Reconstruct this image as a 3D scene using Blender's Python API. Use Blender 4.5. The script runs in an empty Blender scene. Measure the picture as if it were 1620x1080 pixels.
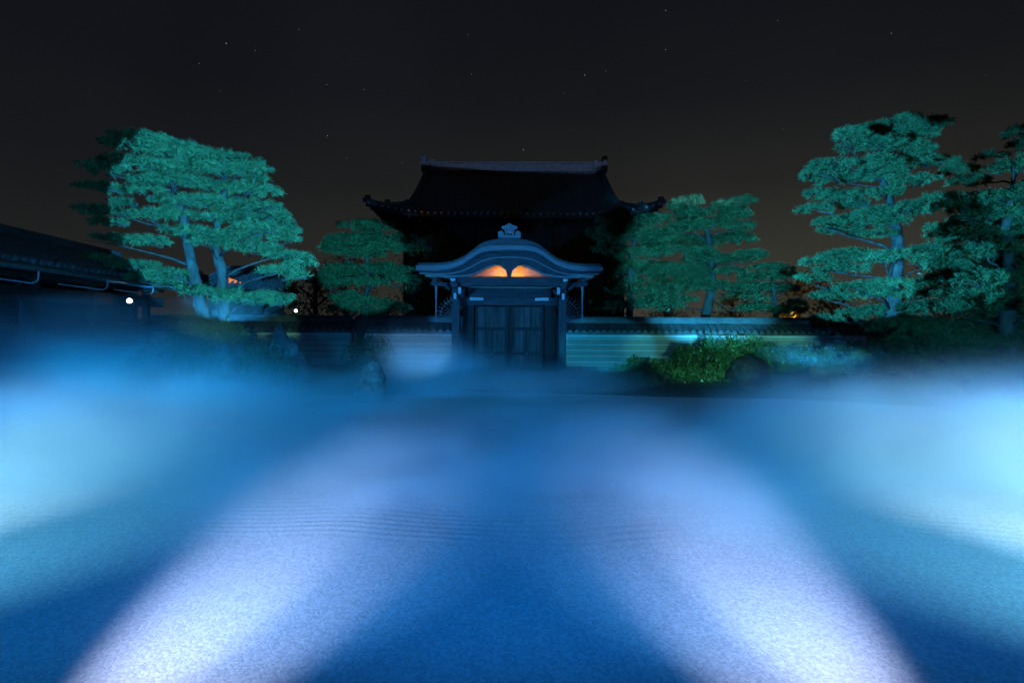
import bpy, math, random
import numpy as np
from mathutils import Vector, Matrix, Euler

random.seed(7)
rng = np.random.default_rng(7)
R = math.radians
scene = bpy.context.scene
COL = scene.collection

# ------------------------------------------------------------------ camera, world, lamps, exposure
F = 810.0            # focal length in photograph pixels (18 mm on 36 mm)
HZ = 505.0           # row of the horizon in the photograph
EYE = 2.0
ROLL = R(0.3)
cam_d = bpy.data.cameras.new("camera")
cam = bpy.data.objects.new("camera", cam_d)
COL.objects.link(cam)
cam_d.sensor_width = 36.0
cam_d.lens = 18.0
cam_d.clip_start = 0.05
cam_d.clip_end = 3000.0
cam_d.shift_y = -(540.0 - HZ) / 1620.0
cam.matrix_world = Matrix.Translation((0, 0, EYE)) @ Matrix.Rotation(R(90), 4, 'X') @ Matrix.Rotation(ROLL, 4, 'Z')
scene.camera = cam


def at(px, py, Y):
    """The point of the place seen at photograph pixel (px, py) at distance Y."""
    dx, dy = px - 810.0, py - HZ
    c, s = math.cos(ROLL), math.sin(ROLL)
    ux, uy = dx * c + dy * s, -dx * s + dy * c
    return Vector((ux / F * Y, Y, EYE - uy / F * Y))


scene.view_settings.view_transform = 'Standard'
scene.view_settings.look = 'None'
scene.view_settings.exposure = 0.0
scene.view_settings.gamma = 1.0
scene.view_settings.use_curve_mapping = False
cy = scene.cycles
cy.max_bounces = 6
cy.diffuse_bounces = 2
cy.glossy_bounces = 2
cy.transmission_bounces = 2
cy.volume_bounces = 2
cy.transparent_max_bounces = 8
cy.caustics_reflective = False
cy.caustics_refractive = False
cy.sample_clamp_indirect = 4.0
cy.use_denoising = True
cy.volume_step_rate = 1.0
cy.volume_max_steps = 512

world = bpy.data.worlds.new("World")
scene.world = world
world.use_nodes = True


def world_nodes():
    nt = world.node_tree
    nt.nodes.clear()
    N, L = nt.nodes, nt.links
    out = N.new('ShaderNodeOutputWorld')
    bg = N.new('ShaderNodeBackground')
    tc = N.new('ShaderNodeTexCoord')
    sep = N.new('ShaderNodeSeparateXYZ')
    L.new(tc.outputs['Generated'], sep.inputs[0])
    elev = N.new('ShaderNodeValToRGB')              # light pollution fading with height
    cr = elev.color_ramp
    cr.elements[0].position = 0.0
    cr.elements[0].color = (0.052, 0.0525, 0.040, 1)
    cr.elements[1].position = 0.62
    cr.elements[1].color = (0.0044, 0.0056, 0.0092, 1)
    e = cr.elements.new(0.12); e.color = (0.039, 0.040, 0.032, 1)
    e = cr.elements.new(0.24); e.color = (0.0195, 0.0205, 0.0185, 1)
    e = cr.elements.new(0.38); e.color = (0.0098, 0.0108, 0.0132, 1)
    L.new(sep.outputs['Z'], elev.inputs[0])
    azi = N.new('ShaderNodeMapRange')               # the town glows behind the garden, to the right
    azi.interpolation_type = 'SMOOTHSTEP'
    azi.inputs['From Min'].default_value = -0.75
    azi.inputs['From Max'].default_value = 0.3
    azi.inputs['To Min'].default_value = 0.30
    azi.inputs['To Max'].default_value = 1.0
    L.new(sep.outputs['X'], azi.inputs['Value'])
    mixl = N.new('ShaderNodeMix'); mixl.data_type = 'RGBA'
    mixl.inputs['A'].default_value = (0.0062, 0.0076, 0.0115, 1)
    L.new(azi.outputs[0], mixl.inputs['Factor'])
    L.new(elev.outputs['Color'], mixl.inputs['B'])
    nz = N.new('ShaderNodeTexNoise')
    nz.inputs['Scale'].default_value = 2.2
    nz.inputs['Detail'].default_value = 3.0
    L.new(tc.outputs['Generated'], nz.inputs['Vector'])
    mr = N.new('ShaderNodeMapRange')
    mr.inputs['From Min'].default_value = 0.3
    mr.inputs['From Max'].default_value = 0.7
    mr.inputs['To Min'].default_value = 0.85
    mr.inputs['To Max'].default_value = 1.18
    L.new(nz.outputs['Fac'], mr.inputs['Value'])
    mul = N.new('ShaderNodeMix'); mul.data_type = 'RGBA'; mul.blend_type = 'MULTIPLY'
    mul.inputs['Factor'].default_value = 1.0
    L.new(mixl.outputs['Result'], mul.inputs['A'])
    L.new(mr.outputs[0], mul.inputs['B'])
    L.new(mul.outputs['Result'], bg.inputs['Color'])
    bg.inputs['Strength'].default_value = 0.82
    L.new(bg.outputs[0], out.inputs['Surface'])


world_nodes()


def spot(name, loc, target, watts, color, half_deg, blend=0.3, radius=0.03, squash=None):
    d = bpy.data.lights.new(name, 'SPOT')
    d.energy = watts
    d.color = color
    d.spot_size = R(2 * half_deg)
    d.spot_blend = blend
    d.shadow_soft_size = radius
    o = bpy.data.objects.new(name, d)
    o.location = loc
    o.rotation_euler = (Vector(target) - Vector(loc)).to_track_quat('-Z', 'Y').to_euler()
    if squash:
        o.scale = squash
    COL.objects.link(o)
    return o


def bulb(name, loc, watts, color, radius=0.05):
    d = bpy.data.lights.new(name, 'POINT')
    d.energy = watts
    d.color = color
    d.shadow_soft_size = radius
    o = bpy.data.objects.new(name, d)
    o.location = loc
    COL.objects.link(o)
    return o


CYAN = (0.03, 0.50, 1.0)
TEAL = (0.03, 0.43, 1.0)
BLUE = (0.008, 0.30, 1.0)
DEEP = (0.0, 0.26, 1.0)
VIOLET = (0.62, 0.68, 1.0)
WARM = (1.0, 0.34, 0.0)

# unseen coloured floods: by the veranda edge, others added in the garden without fixtures
spot('ground_flood', (-2.05, 0.4, 1.0), (-2.05, 4.15, 0.0), 1250, VIOLET, 12, 1.0)
spot('ground_flood', (-2.05, 0.4, 1.0), (-1.72, 3.9, 0.0), 760, VIOLET, 16.5, 1.0)
spot('ground_flood', (1.72, 0.4, 1.0), (1.92, 4.15, 0.0), 1250, VIOLET, 12, 1.0)
spot('ground_flood', (1.72, 0.4, 1.0), (1.62, 3.9, 0.0), 760, VIOLET, 16.5, 1.0)
spot('ground_flood', (-1.9, 0.4, 1.1), (-1.45, 5.0, 0.0), 800, (0.10, 0.45, 1.0), 13, 1.0, 0.05, (1.8, 1.0, 1.0))
spot('ground_flood', (1.6, 0.4, 1.1), (1.40, 5.0, 0.0), 800, (0.10, 0.45, 1.0), 13, 1.0, 0.05, (1.8, 1.0, 1.0))
spot('side_flood', (-5.2, 0.8, 2.3), (-6.5, 6.1, 0.0), 2500, (0.50, 0.84, 1.0), 17, 1.0, 0.05, (1.6, 1.0, 1.0))
spot('side_flood', (-5.0, 0.5, 2.3), (-5.6, 4.9, 0.0), 1250, (0.16, 0.70, 1.0), 24, 1.0, 0.05, (1.7, 1.0, 1.0))
spot('side_flood', (5.2, 0.5, 2.3), (6.3, 6.0, 0.0), 3900, (0.62, 0.88, 1.0), 18.5, 1.0, 0.05, (1.6, 1.0, 1.0))
spot('side_flood', (5.0, 0.3, 2.3), (5.4, 4.6, 0.0), 1600, (0.18, 0.70, 1.0), 25, 1.0, 0.05, (1.8, 1.0, 1.0))
spot('corner_flood', (-3.8, 0.3, 2.3), (-3.8, 3.4, 0.0), 260, (0.0, 0.30, 1.0), 36, 1.0, 0.1)
spot('corner_flood', (3.8, 0.3, 2.3), (3.8, 3.4, 0.0), 170, (0.0, 0.27, 1.0), 36, 1.0, 0.1)
spot('wash_flood', (0.0, 0.2, 2.7), (0.0, 6.6, 0.0), 820, DEEP, 30, 1.0, 0.2, (3.4, 1.0, 1.0))
spot('mist_fill', (-10.5, 6.5, 1.7), (0.0, 8.6, 0.0), 2900, (0.0, 0.37, 1.0), 9, 1.0, 0.1, (2.6, 1.0, 1.0))  # added side fill across the mist, no fixture
spot('mist_fill', (10.5, 6.5, 1.7), (0.0, 8.6, 0.0), 2900, (0.0, 0.37, 1.0), 9, 1.0, 0.1, (2.6, 1.0, 1.0))
spot('fog_flood', (-7.0, 5.0, 2.2), (-5.5, 13.0, 0.2), 1500, (0.0, 0.42, 1.0), 13, 1.0, 0.1, (3.0, 1.0, 1.0))
spot('mist_fill', (0.0, 3.0, 2.3), (0.0, 14.0, 0.2), 1700, (0.0, 0.40, 1.0), 8, 1.0, 0.1, (3.0, 1.0, 1.0))  # added to brighten the mist before the gate, no fixture
spot('pine_flood', (0.6, 1.5, 2.0), (-8.25, 15.0, 5.1), 46000, TEAL, 9.3, 0.04, 0.03, (1.0, 1.22, 1.0))
spot('pine_flood', (-3.4, 1.5, 1.9), at(200, 320, 15), 2400, TEAL, 13, 0.8, 0.03)  # added weak fill on the unlit left of the crown
spot('gate_flood', (-5.6, 2.2, 1.5), (-0.2, 18.0, 3.3), 4600, (0.03, 0.36, 1.0), 11, 0.3, 0.03)
spot('gate_flood', (4.8, 2.2, 1.5), (0.0, 18.0, 3.3), 1700, BLUE, 11, 0.3, 0.03)
spot('wall_flood', (2.3, 10.5, 1.3), (3.2, 18.3, 1.0), 760, (0.02, 0.55, 1.0), 9, 0.25, 0.03, (1.6, 1.0, 1.0))
spot('wall_flood', (-1.8, 10.0, 1.7), (-2.9, 15.5, 0.75), 520, (0.28, 0.58, 1.0), 12, 0.8, 0.03, (1.4, 1.0, 1.0))  # added lamp, aimed low to whiten the mist left of the gate
spot('pine_flood', (-3.0, 1.5, 2.2), (10.8, 16.0, 5.2), 56000, TEAL, 6.3, 0.08, 0.03, (1.0, 1.5, 1.0))
spot('pine_flood', (3.0, 2.0, 1.5), at(1110, 415, 21), 30000, CYAN, 10.5, 0.4, 0.03)
spot('pine_flood', (-1.6, 2.0, 1.5), at(577, 420, 16.5), 10500, CYAN, 6.2, 0.3, 0.03)
spot('pine_flood', (6.5, 2.0, 2.0), at(1440, 435, 14.8), 15000, TEAL, 5.0, 0.15, 0.03, (1.25, 1.0, 1.0))
spot('rock_fill', (-4.4, 5.0, 1.9), at(588, 590, 12.3), 300, (0.12, 0.55, 1.0), 4.5, 0.6, 0.03)  # added to lift the lone rock, no fixture
spot('shrub_flood', (4.3, 10.3, 1.05), (6.0, 15.6, 0.9), 700, (0.10, 0.62, 0.52), 12, 0.5, 0.03, (2.0, 1.0, 1.0))
spot('shrub_flood', (8.4, 10.8, 1.30), (8.3, 15.6, 0.9), 900, (0.10, 0.62, 0.52), 12, 0.5, 0.03, (2.0, 1.0, 1.0))
spot('pine_flood', (7.5, 2.0, 1.7), at(1610, 290, 13), 11000, TEAL, 6.0, 0.2, 0.03)
spot('pine_flood', (7.0, 2.0, 1.9), at(1550, 430, 13), 2600, CYAN, 17.0, 0.7, 0.03)  # added wide fill for the dark pines at the right edge


# ------------------------------------------------------------------ helpers
class MB:
    """Collects faces; build() links them as ONE mesh object."""

    def __init__(s):
        s.v, s.f, s.m = [], [], []

    def add(s, vs, fs, mat=0):
        b = len(s.v)
        s.v += [tuple(p) for p in vs]
        s.f += [tuple(b + i for i in f) for f in fs]
        s.m += [mat] * len(fs)

    def box(s, c, size, rz=0.0, mat=0, rot=None):
        hx, hy, hz = size[0] / 2, size[1] / 2, size[2] / 2
        M = rot if rot is not None else Matrix.Rotation(rz, 3, 'Z')
        vs = [Vector(c) + M @ Vector((x * hx, y * hy, z * hz)) for z in (-1, 1) for y in (-1, 1) for x in (-1, 1)]
        s.add(vs, [(0, 2, 3, 1), (4, 5, 7, 6), (0, 1, 5, 4), (2, 6, 7, 3), (0, 4, 6, 2), (1, 3, 7, 5)], mat)

    def bar(s, a, b, w, h, mat=0):
        a, b = Vector(a), Vector(b)
        d = b - a
        q = d.to_track_quat('Y', 'Z').to_matrix()
        s.box((a + b) / 2, (w, d.length, h), rot=q, mat=mat)

    def tube(s, pts, radii, n=8, mat=0, caps=True):
        pts = [Vector(p) for p in pts]
        if not hasattr(radii, '__len__'):
            radii = [radii] * len(pts)
        vs, fs = [], []
        up = None
        for i, p in enumerate(pts):
            t = (pts[min(i + 1, len(pts) - 1)] - pts[max(i - 1, 0)])
            if t.length < 1e-9:
                t = Vector((0, 0, 1))
            t.normalize()
            if up is None:
                up = t.orthogonal().normalized()
            else:
                up = (up - t * up.dot(t))
                up = up.normalized() if up.length > 1e-6 else t.orthogonal().normalized()
            w = t.cross(up)
            for k in range(n):
                a = 2 * math.pi * k / n
                vs.append(p + (up * math.cos(a) + w * math.sin(a)) * radii[i])
        for i in range(len(pts) - 1):
            for k in range(n):
                a, b = i * n + k, i * n + (k + 1) % n
                fs.append((a, b, b + n, a + n))
        if caps:
            fs.append(tuple(range(n))[::-1])
            fs.append(tuple((len(pts) - 1) * n + k for k in range(n)))
        s.add(vs, fs, mat)

    def grid(s, P, mat=0, closed_u=False):
        """P[i][j] points; quads between."""
        ni, nj = len(P), len(P[0])
        vs = [p for row in P for p in row]
        fs = []
        for i in range(ni - 1 if not closed_u else ni):
            for j in range(nj - 1):
                i2 = (i + 1) % ni
                fs.append((i * nj + j, i2 * nj + j, i2 * nj + j + 1, i * nj + j + 1))
        s.add(vs, fs, mat)

    def extrude_y(s, outline, y0, y1, mat=0):
        """A closed (x, z) strip outline given as top list and bottom list -> solid between y0 and y1."""
        top, bot = outline
        n = len(top)
        vs = []
        for y in (y0, y1):
            vs += [(x, y, z) for x, z in top] + [(x, y, z) for x, z in bot]
        fs = []
        o = 2 * n
        for i in range(n - 1):
            fs.append((i, n + i, n + i + 1, i + 1))
            fs.append((o + i, o + i + 1, o + n + i + 1, o + n + i))
            fs.append((i, i + 1, o + i + 1, o + i))
            fs.append((n + i, o + n + i, o + n + i + 1, n + i + 1))
        fs.append((0, o, o + n, n))
        fs.append((n - 1, 2 * n - 1, o + 2 * n - 1, o + n - 1))
        s.add(vs, fs, mat)

    def build(s, name, mats, parent=None, smooth=False, bevel=0.0):
        me = bpy.data.meshes.new(name)
        me.from_pydata(s.v, [], s.f)
        if not isinstance(mats, (list, tuple)):
            mats = [mats]
        for m in mats:
            me.materials.append(m)
        if len(mats) > 1:
            me.polygons.foreach_set('material_index', s.m)
        if smooth:
            me.polygons.foreach_set('use_smooth', [True] * len(me.polygons))
        me.update()
        o = bpy.data.objects.new(name, me)
        COL.objects.link(o)
        if parent is not None:
            o.parent = parent
        if bevel:
            bv = o.modifiers.new('bevel', 'BEVEL')
            bv.width = bevel
            bv.segments = 2
            bv.limit_method = 'ANGLE'
        return o


def tri_mesh(name, V, mat, parent=None):
    """V: (n, 3, 3) float array of loose triangles -> one mesh object."""
    V = np.asarray(V, dtype=np.float32)
    n = len(V)
    me = bpy.data.meshes.new(name)
    me.vertices.add(3 * n)
    me.vertices.foreach_set('co', V.reshape(-1))
    me.loops.add(3 * n)
    me.loops.foreach_set('vertex_index', np.arange(3 * n, dtype=np.int32))
    me.polygons.add(n)
    me.polygons.foreach_set('loop_start', np.arange(0, 3 * n, 3, dtype=np.int32))
    me.materials.append(mat)
    me.update()
    me.validate()
    o = bpy.data.objects.new(name, me)
    COL.objects.link(o)
    if parent is not None:
        o.parent = parent
    return o


def thing(name, label, cat, loc=(0, 0, 0), rz=0.0, group=None):
    o = bpy.data.objects.new(name, None)
    COL.objects.link(o)
    o.location = loc
    o.rotation_euler = (0, 0, rz)
    o['label'] = label
    o['category'] = cat
    if group:
        o['group'] = group
    return o


def tag(o, label, cat, group=None):
    o['label'] = label
    o['category'] = cat
    if group:
        o['group'] = group
    return o


def structure(o, kind='structure'):
    o['kind'] = kind
    return o


# ------------------------------------------------------------------ materials
def mat(name, c1, c2, scale=6.0, rough=0.7, detail=6.0, bump=0.0, bump_scale=None, stretch=(1, 1, 1), spec=0.3, metallic=0.0):
    m = bpy.data.materials.new(name)
    m.use_nodes = True
    nt = m.node_tree
    N, L = nt.nodes, nt.links
    b = N['Principled BSDF']
    tc = N.new('ShaderNodeTexCoord')
    mp = N.new('ShaderNodeMapping')
    mp.inputs['Scale'].default_value = stretch
    L.new(tc.outputs['Object'], mp.inputs['Vector'])
    nz = N.new('ShaderNodeTexNoise')
    nz.inputs['Scale'].default_value = scale
    nz.inputs['Detail'].default_value = detail
    nz.inputs['Roughness'].default_value = 0.6
    L.new(mp.outputs[0], nz.inputs['Vector'])
    rp = N.new('ShaderNodeValToRGB')
    rp.color_ramp.elements[0].position = 0.3
    rp.color_ramp.elements[0].color = (*c1, 1)
    rp.color_ramp.elements[1].position = 0.7
    rp.color_ramp.elements[1].color = (*c2, 1)
    L.new(nz.outputs['Fac'], rp.inputs[0])
    L.new(rp.outputs[0], b.inputs['Base Color'])
    b.inputs['Roughness'].default_value = rough
    b.inputs['Specular IOR Level'].default_value = spec
    b.inputs['Metallic'].default_value = metallic
    if bump:
        n2 = N.new('ShaderNodeTexNoise')
        n2.inputs['Scale'].default_value = bump_scale or scale * 4
        n2.inputs['Detail'].default_value = 5.0
        L.new(mp.outputs[0], n2.inputs['Vector'])
        bp = N.new('ShaderNodeBump')
        bp.inputs['Strength'].default_value = bump
        bp.inputs['Distance'].default_value = 0.05
        L.new(n2.outputs['Fac'], bp.inputs['Height'])
        L.new(bp.outputs[0], b.inputs['Normal'])
    return m


def glow(name, color, strength, base=0.8):
    m = bpy.data.materials.new(name)
    m.use_nodes = True
    b = m.node_tree.nodes['Principled BSDF']
    b.inputs['Base Color'].default_value = (base, base, base, 1)
    b.inputs['Emission Color'].default_value = (*color, 1)
    b.inputs['Emission Strength'].default_value = strength
    return m


M = dict(
    needles=mat('pine_needles', (0.030, 0.080, 0.030), (0.105, 0.190, 0.066), 2.6, 0.55),
    leaves=mat('shrub_leaves', (0.04, 0.10, 0.03), (0.12, 0.21, 0.06), 2.0, 0.35, spec=0.5),
    bark=mat('pine_bark', (0.03, 0.024, 0.02), (0.13, 0.11, 0.095), 5.0, 0.9, bump=0.9, bump_scale=9, stretch=(1, 1, 0.35)),
    wood=mat('weathered_wood', (0.045, 0.050, 0.055), (0.14, 0.155, 0.165), 4.0, 0.65, bump=0.35, bump_scale=20, stretch=(6, 6, 0.5)),
    doorwood=mat('door_planks', (0.025, 0.022, 0.02), (0.20, 0.18, 0.16), 2.2, 0.6, bump=0.3, bump_scale=20, stretch=(3.5, 3.5, 0.3)),
    framewood=mat('door_frame_wood', (0.03, 0.026, 0.022), (0.08, 0.07, 0.06), 4.0, 0.6, bump=0.3, bump_scale=20, stretch=(3, 3, 3)),
    beamwood=mat('beam_wood', (0.040, 0.046, 0.050), (0.12, 0.135, 0.145), 4.0, 0.6, bump=0.3, bump_scale=20, stretch=(0.6, 6, 6)),
    shingle=mat('bark_shingle', (0.09, 0.10, 0.105), (0.20, 0.215, 0.22), 9.0, 0.75, bump=0.5, bump_scale=30, stretch=(1, 1, 4)),
    roofedge=mat('shingle_edge', (0.25, 0.265, 0.27), (0.42, 0.44, 0.45), 8.0, 0.6, bump=0.4, bump_scale=26, stretch=(0.5, 1, 8)),
    white=mat('white_paint', (0.72, 0.72, 0.72), (0.84, 0.84, 0.83), 5.0, 0.6),
    plaster=mat('ochre_plaster', (0.40, 0.38, 0.33), (0.50, 0.47, 0.41), 2.5, 0.9, bump=0.1),
    tile=mat('grey_roof_tile', (0.055, 0.058, 0.062), (0.14, 0.145, 0.15), 5.0, 0.45, bump=0.2, bump_scale=14, spec=0.5),
    stone=mat('garden_stone', (0.05, 0.05, 0.053), (0.36, 0.36, 0.37), 6.0, 0.85, bump=1.0, bump_scale=6),
    darkstone=mat('dark_stone', (0.015, 0.015, 0.018), (0.06, 0.06, 0.065), 9.0, 0.8, bump=1.0, bump_scale=6),
    kerbstone=mat('kerb_stone', (0.22, 0.22, 0.22), (0.36, 0.36, 0.36), 5.0, 0.85, bump=0.6, bump_scale=18),
    iron=mat('dark_iron', (0.10, 0.10, 0.10), (0.22, 0.22, 0.22), 9.0, 0.4, spec=0.5, metallic=0.3),
    hallwood=mat('dark_hall_wood', (0.025, 0.02, 0.018), (0.07, 0.055, 0.045), 3.0, 0.7, stretch=(4, 4, 0.5)),
    ceiling=mat('gable_boards', (0.42, 0.34, 0.24), (0.62, 0.52, 0.38), 2.0, 0.7, stretch=(3, 0.4, 3)),
    moss=mat('moss', (0.02, 0.035, 0.015), (0.05, 0.075, 0.03), 3.0, 0.95, bump=0.6, bump_scale=25),
    lens=glow('lamp_lens', (0.72, 0.92, 1.0), 12.0),
    plank_glow=glow('painted_plank_light', (1.0, 0.27, 0.03), 0.75, 0.05),  # emission stands in for warm light falling on a plank
    star=glow('star_glow', (0.95, 0.93, 0.85), 0.7),
)


def gravel_material():
    m = bpy.data.materials.new('raked_gravel')
    m.use_nodes = True
    nt = m.node_tree
    N, L = nt.nodes, nt.links
    b = N['Principled BSDF']
    b.inputs['Roughness'].default_value = 0.9
    b.inputs['Specular IOR Level'].default_value = 0.2
    tc = N.new('ShaderNodeTexCoord')
    vo = N.new('ShaderNodeTexVoronoi')
    vo.inputs['Scale'].default_value = 62.0
    L.new(tc.outputs['Object'], vo.inputs['Vector'])
    rp = N.new('ShaderNodeValToRGB')
    rp.color_ramp.elements[0].color = (0.40, 0.43, 0.46, 1)
    rp.color_ramp.elements[1].color = (0.59, 0.63, 0.66, 1)
    sepc = N.new('ShaderNodeSeparateColor')
    L.new(vo.outputs['Color'], sepc.inputs[0])
    L.new(sepc.outputs[0], rp.inputs[0])
    L.new(rp.outputs[0], b.inputs['Base Color'])
    # rake furrows: a band of long low waves across the garden
    sep = N.new('ShaderNodeSeparateXYZ')
    L.new(tc.outputs['Object'], sep.inputs[0])
    nz = N.new('ShaderNodeTexNoise')
    nz.inputs['Scale'].default_value = 0.35
    nz.inputs['Detail'].default_value = 1.0
    L.new(tc.outputs['Object'], nz.inputs['Vector'])

    def math_(op, a, bb=None):
        n = N.new('ShaderNodeMath')
        n.operation = op
        for i, v in enumerate((a, bb)):
            if v is None:
                continue
            if isinstance(v, (int, float)):
                n.inputs[i].default_value = v
            else:
                L.new(v, n.inputs[i])
        return n.outputs[0]
    yy = math_('ADD', sep.outputs['Y'], math_('MULTIPLY', nz.outputs['Fac'], 1.3))
    wave = math_('SINE', math_('MULTIPLY', yy, 2 * math.pi / 0.125))
    band_a = N.new('ShaderNodeMapRange'); band_a.interpolation_type = 'SMOOTHSTEP'
    band_a.inputs['From Min'].default_value = 5.0
    band_a.inputs['From Max'].default_value = 5.35
    L.new(yy, band_a.inputs['Value'])
    height = math_('ADD', math_('MULTIPLY', math_('MULTIPLY', wave, band_a.outputs[0]), 0.0055),
                   math_('MULTIPLY', vo.outputs['Distance'], -0.006))
    n3 = N.new('ShaderNodeTexNoise')
    n3.inputs['Scale'].default_value = 14.0
    n3.inputs['Detail'].default_value = 4.0
    L.new(tc.outputs['Object'], n3.inputs['Vector'])
    height = math_('ADD', height, math_('MULTIPLY', n3.outputs['Fac'], 0.006))
    bp = N.new('ShaderNodeBump')
    bp.inputs['Strength'].default_value = 0.20
    bp.inputs['Distance'].default_value = 1.0
    L.new(height, bp.inputs['Height'])
    L.new(bp.outputs[0], b.inputs['Normal'])
    return m


M['gravel'] = gravel_material()

# ------------------------------------------------------------------ ground
mb = MB()
S = 900.0
mb.add([(-S, -S, 0), (S, -S, 0), (S, S, 0), (-S, S, 0)], [(0, 1, 2, 3)])
structure(mb.build('ground', M['moss']))
mb = MB()
pts = []
for k in range(40):
    a = k / 40 * 2 * math.pi
    r = 1 + 0.06 * math.sin(3 * a + 1) + 0.05 * math.sin(5 * a)
    pts.append((9.6 * max(-1, min(1, 1.25 * math.cos(a))) * r, 6.3 + 7.6 * max(-1, min(1, 1.25 * math.sin(a))) * r, 0.004))
mb.add(pts, [tuple(range(40))])
structure(mb.build('gravel', M['gravel']))


def mound(name, cx, cyy, rx, ry, h):
    mb = MB()
    P = []
    for i in range(9):
        t = i / 8
        row = []
        for k in range(33):
            a = k / 32 * 2 * math.pi
            w = 1 + 0.12 * math.sin(3 * a + cx) + 0.07 * math.sin(7 * a)
            row.append((cx + rx * t * w * math.cos(a), cyy + ry * t * w * math.sin(a), h * (1 - t * t) ** 1.3 + 0.008 * (1 - t) - 0.02 * t))
        P.append(row)
    mb.grid(P)
    return structure(mb.build(name, M['moss'], smooth=True))


mound('moss_hill', -8.4, 15.5, 5.0, 2.6, 0.75)
mound('moss_hill', 8.6, 15.4, 6.2, 2.6, 0.45)
mound('moss_hill', -4.6, 16.6, 2.0, 1.2, 0.75)

# ------------------------------------------------------------------ stars
STARS = [(358, 69, 1.3), (404, 80, .8), (473, 47, .8), (315, 101, .8), (349, 144, .7), (517, 134, .8), (576, 142, .7), (518, 215, 1.1),
         (548, 250, .6), (746, 118, .6), (828, 237, 1.1), (925, 119, 1.2), (958, 113, .6), (1053, 17, 1.1), (1053, 79, 1.1), (1238, 205, .8),
         (1410, 53, .9), (1230, 33, .6), (892, 148, .5), (636, 258, .6), (659, 300, .5), (1180, 128, .5), (100, 60, .5), (740, 55, .5), (1560, 120, .5)]
mb = MB()
for px, py, s in STARS:
    c = at(px, py, 1500.0)
    r = 0.75 * s
    ring = [(c.x + r * math.cos(a), c.y, c.z + r * math.sin(a)) for a in [k * math.pi / 4 for k in range(8)]]
    vs = ring + [(c.x, c.y - r, c.z), (c.x, c.y + r, c.z)]
    fs = []
    for k in range(8):
        fs += [(k, (k + 1) % 8, 8), ((k + 1) % 8, k, 9)]
    mb.add(vs, fs)
structure(mb.build('stars', M['star']), 'stuff')

# ------------------------------------------------------------------ temple gate
GX, GY = -0.10, 18.0


def curve_interp(pts, xs):
    """Smooth even interpolation through (x, z) knots, mirrored about x = 0."""
    kx = np.array([p[0] for p in pts])
    kz = np.array([p[1] for p in pts])
    fine = np.linspace(0, kx[-1], 400)
    z = np.interp(fine, kx, kz)
    ker = np.hanning(45); ker /= ker.sum()
    zp = np.concatenate([z[1:60][::-1], z, z[-1] + (z[-1] - z[-60:-1][::-1])])
    zs = np.convolve(zp, ker, 'same')[59:59 + 400]
    return np.interp(np.abs(xs), fine, zs)


gate = thing('temple_gate', 'old wooden temple gate with curved gable roof and closed double doors', 'gate', (GX, GY, 0))
TOP = [(0, 4.40), (.64, 4.38), (.94, 4.31), (1.23, 4.12), (1.53, 3.91), (1.92, 3.77), (2.42, 3.72), (3.03, 3.73)]
BOT = [(0, 3.80), (.40, 3.76), (.64, 3.69), (.9, 3.57), (1.12, 3.45), (1.5, 3.38), (1.9, 3.36), (2.4, 3.40), (2.93, 3.52)]
xs = np.linspace(-3.03, 3.03, 81)
zt = curve_interp(TOP, xs)
mb = MB()
mb.extrude_y(([(x, z) for x, z in zip(xs, zt)], [(x, z - 0.15) for x, z in zip(xs, zt)]), -1.42, 1.5)
roof = mb.build('roof', [M['roofedge'], M['shingle']], gate)
mb = MB()
x2 = xs * 0.985
lift = 0.10 + 0.14 * np.exp(-(xs / 1.1) ** 2)
mb.extrude_y(([(x, z + l) for x, z, l in zip(x2, zt, lift)], [(x, z + 0.003) for x, z in zip(x2, zt)]), -1.28, 1.36)
mb.build('shingle_layer', M['shingle'], roof)
mb = MB()                                          # thin second edge line under the roof edge
mb.extrude_y(([(x * .985, z - 0.153) for x, z in zip(xs, zt)], [(x * .985, z - 0.215) for x, z in zip(xs, zt)]), -1.34, 1.42)
mb.build('eave_board', M['beamwood'], roof)
xb = np.linspace(-2.93, 2.93, 81)
zb_t = curve_interp(TOP, xb) - 0.218
zb_b = np.minimum(curve_interp(BOT, xb), zb_t - 0.05)
mb = MB()
mb.extrude_y(([(x, z) for x, z in zip(xb, zb_t)], [(x, z) for x, z in zip(xb, zb_b)]), -1.22, -1.14)
zm = zb_b + (zb_t - zb_b) * 0.0
mb.extrude_y(([(x, z + 0.055) for x, z in zip(xb, zb_b)], [(x, z) for x, z in zip(xb, zb_b)]), -1.265, -1.223, 1)
zq = zb_t - (zb_t - zb_b) * 0.38
mb.extrude_y(([(x, z + 0.02) for x, z in zip(xb, zq)], [(x, z - 0.02) for x, z in zip(xb, zq)]), -1.25, -1.223, 1)
mb.build('bargeboard', [M['beamwood'], M['roofedge']], gate)
# soffit: the boards under the roof, with rafters running across
mb = MB()
zs_ = curve_interp(TOP, xb) - 0.222
mb.extrude_y(([(x, z) for x, z in zip(xb * .97, zs_)], [(x, z - 0.03) for x, z in zip(xb * .97, zs_)]), -1.13, 1.4)
for yy in np.arange(-0.95, 1.4, 0.24):
    mb.extrude_y(([(x, z - 0.032) for x, z in zip(xb * .96, zs_)], [(x, z - 0.10) for x, z in zip(xb * .96, zs_)]), yy, yy + 0.08)
mb.build('soffit', [M['ceiling']], gate)
# ridge with its end ornament
mb = MB()
for k, (w, z0, z1) in enumerate([(0.50, 4.62, 4.70), (0.40, 4.703, 4.78)]):
    mb.box((0, 0.05, (z0 + z1) / 2), (w, 2.5 - 0.1 * k, z1 - z0))
mb.build('ridge', M['tile'], roof)
mb = MB()


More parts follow.
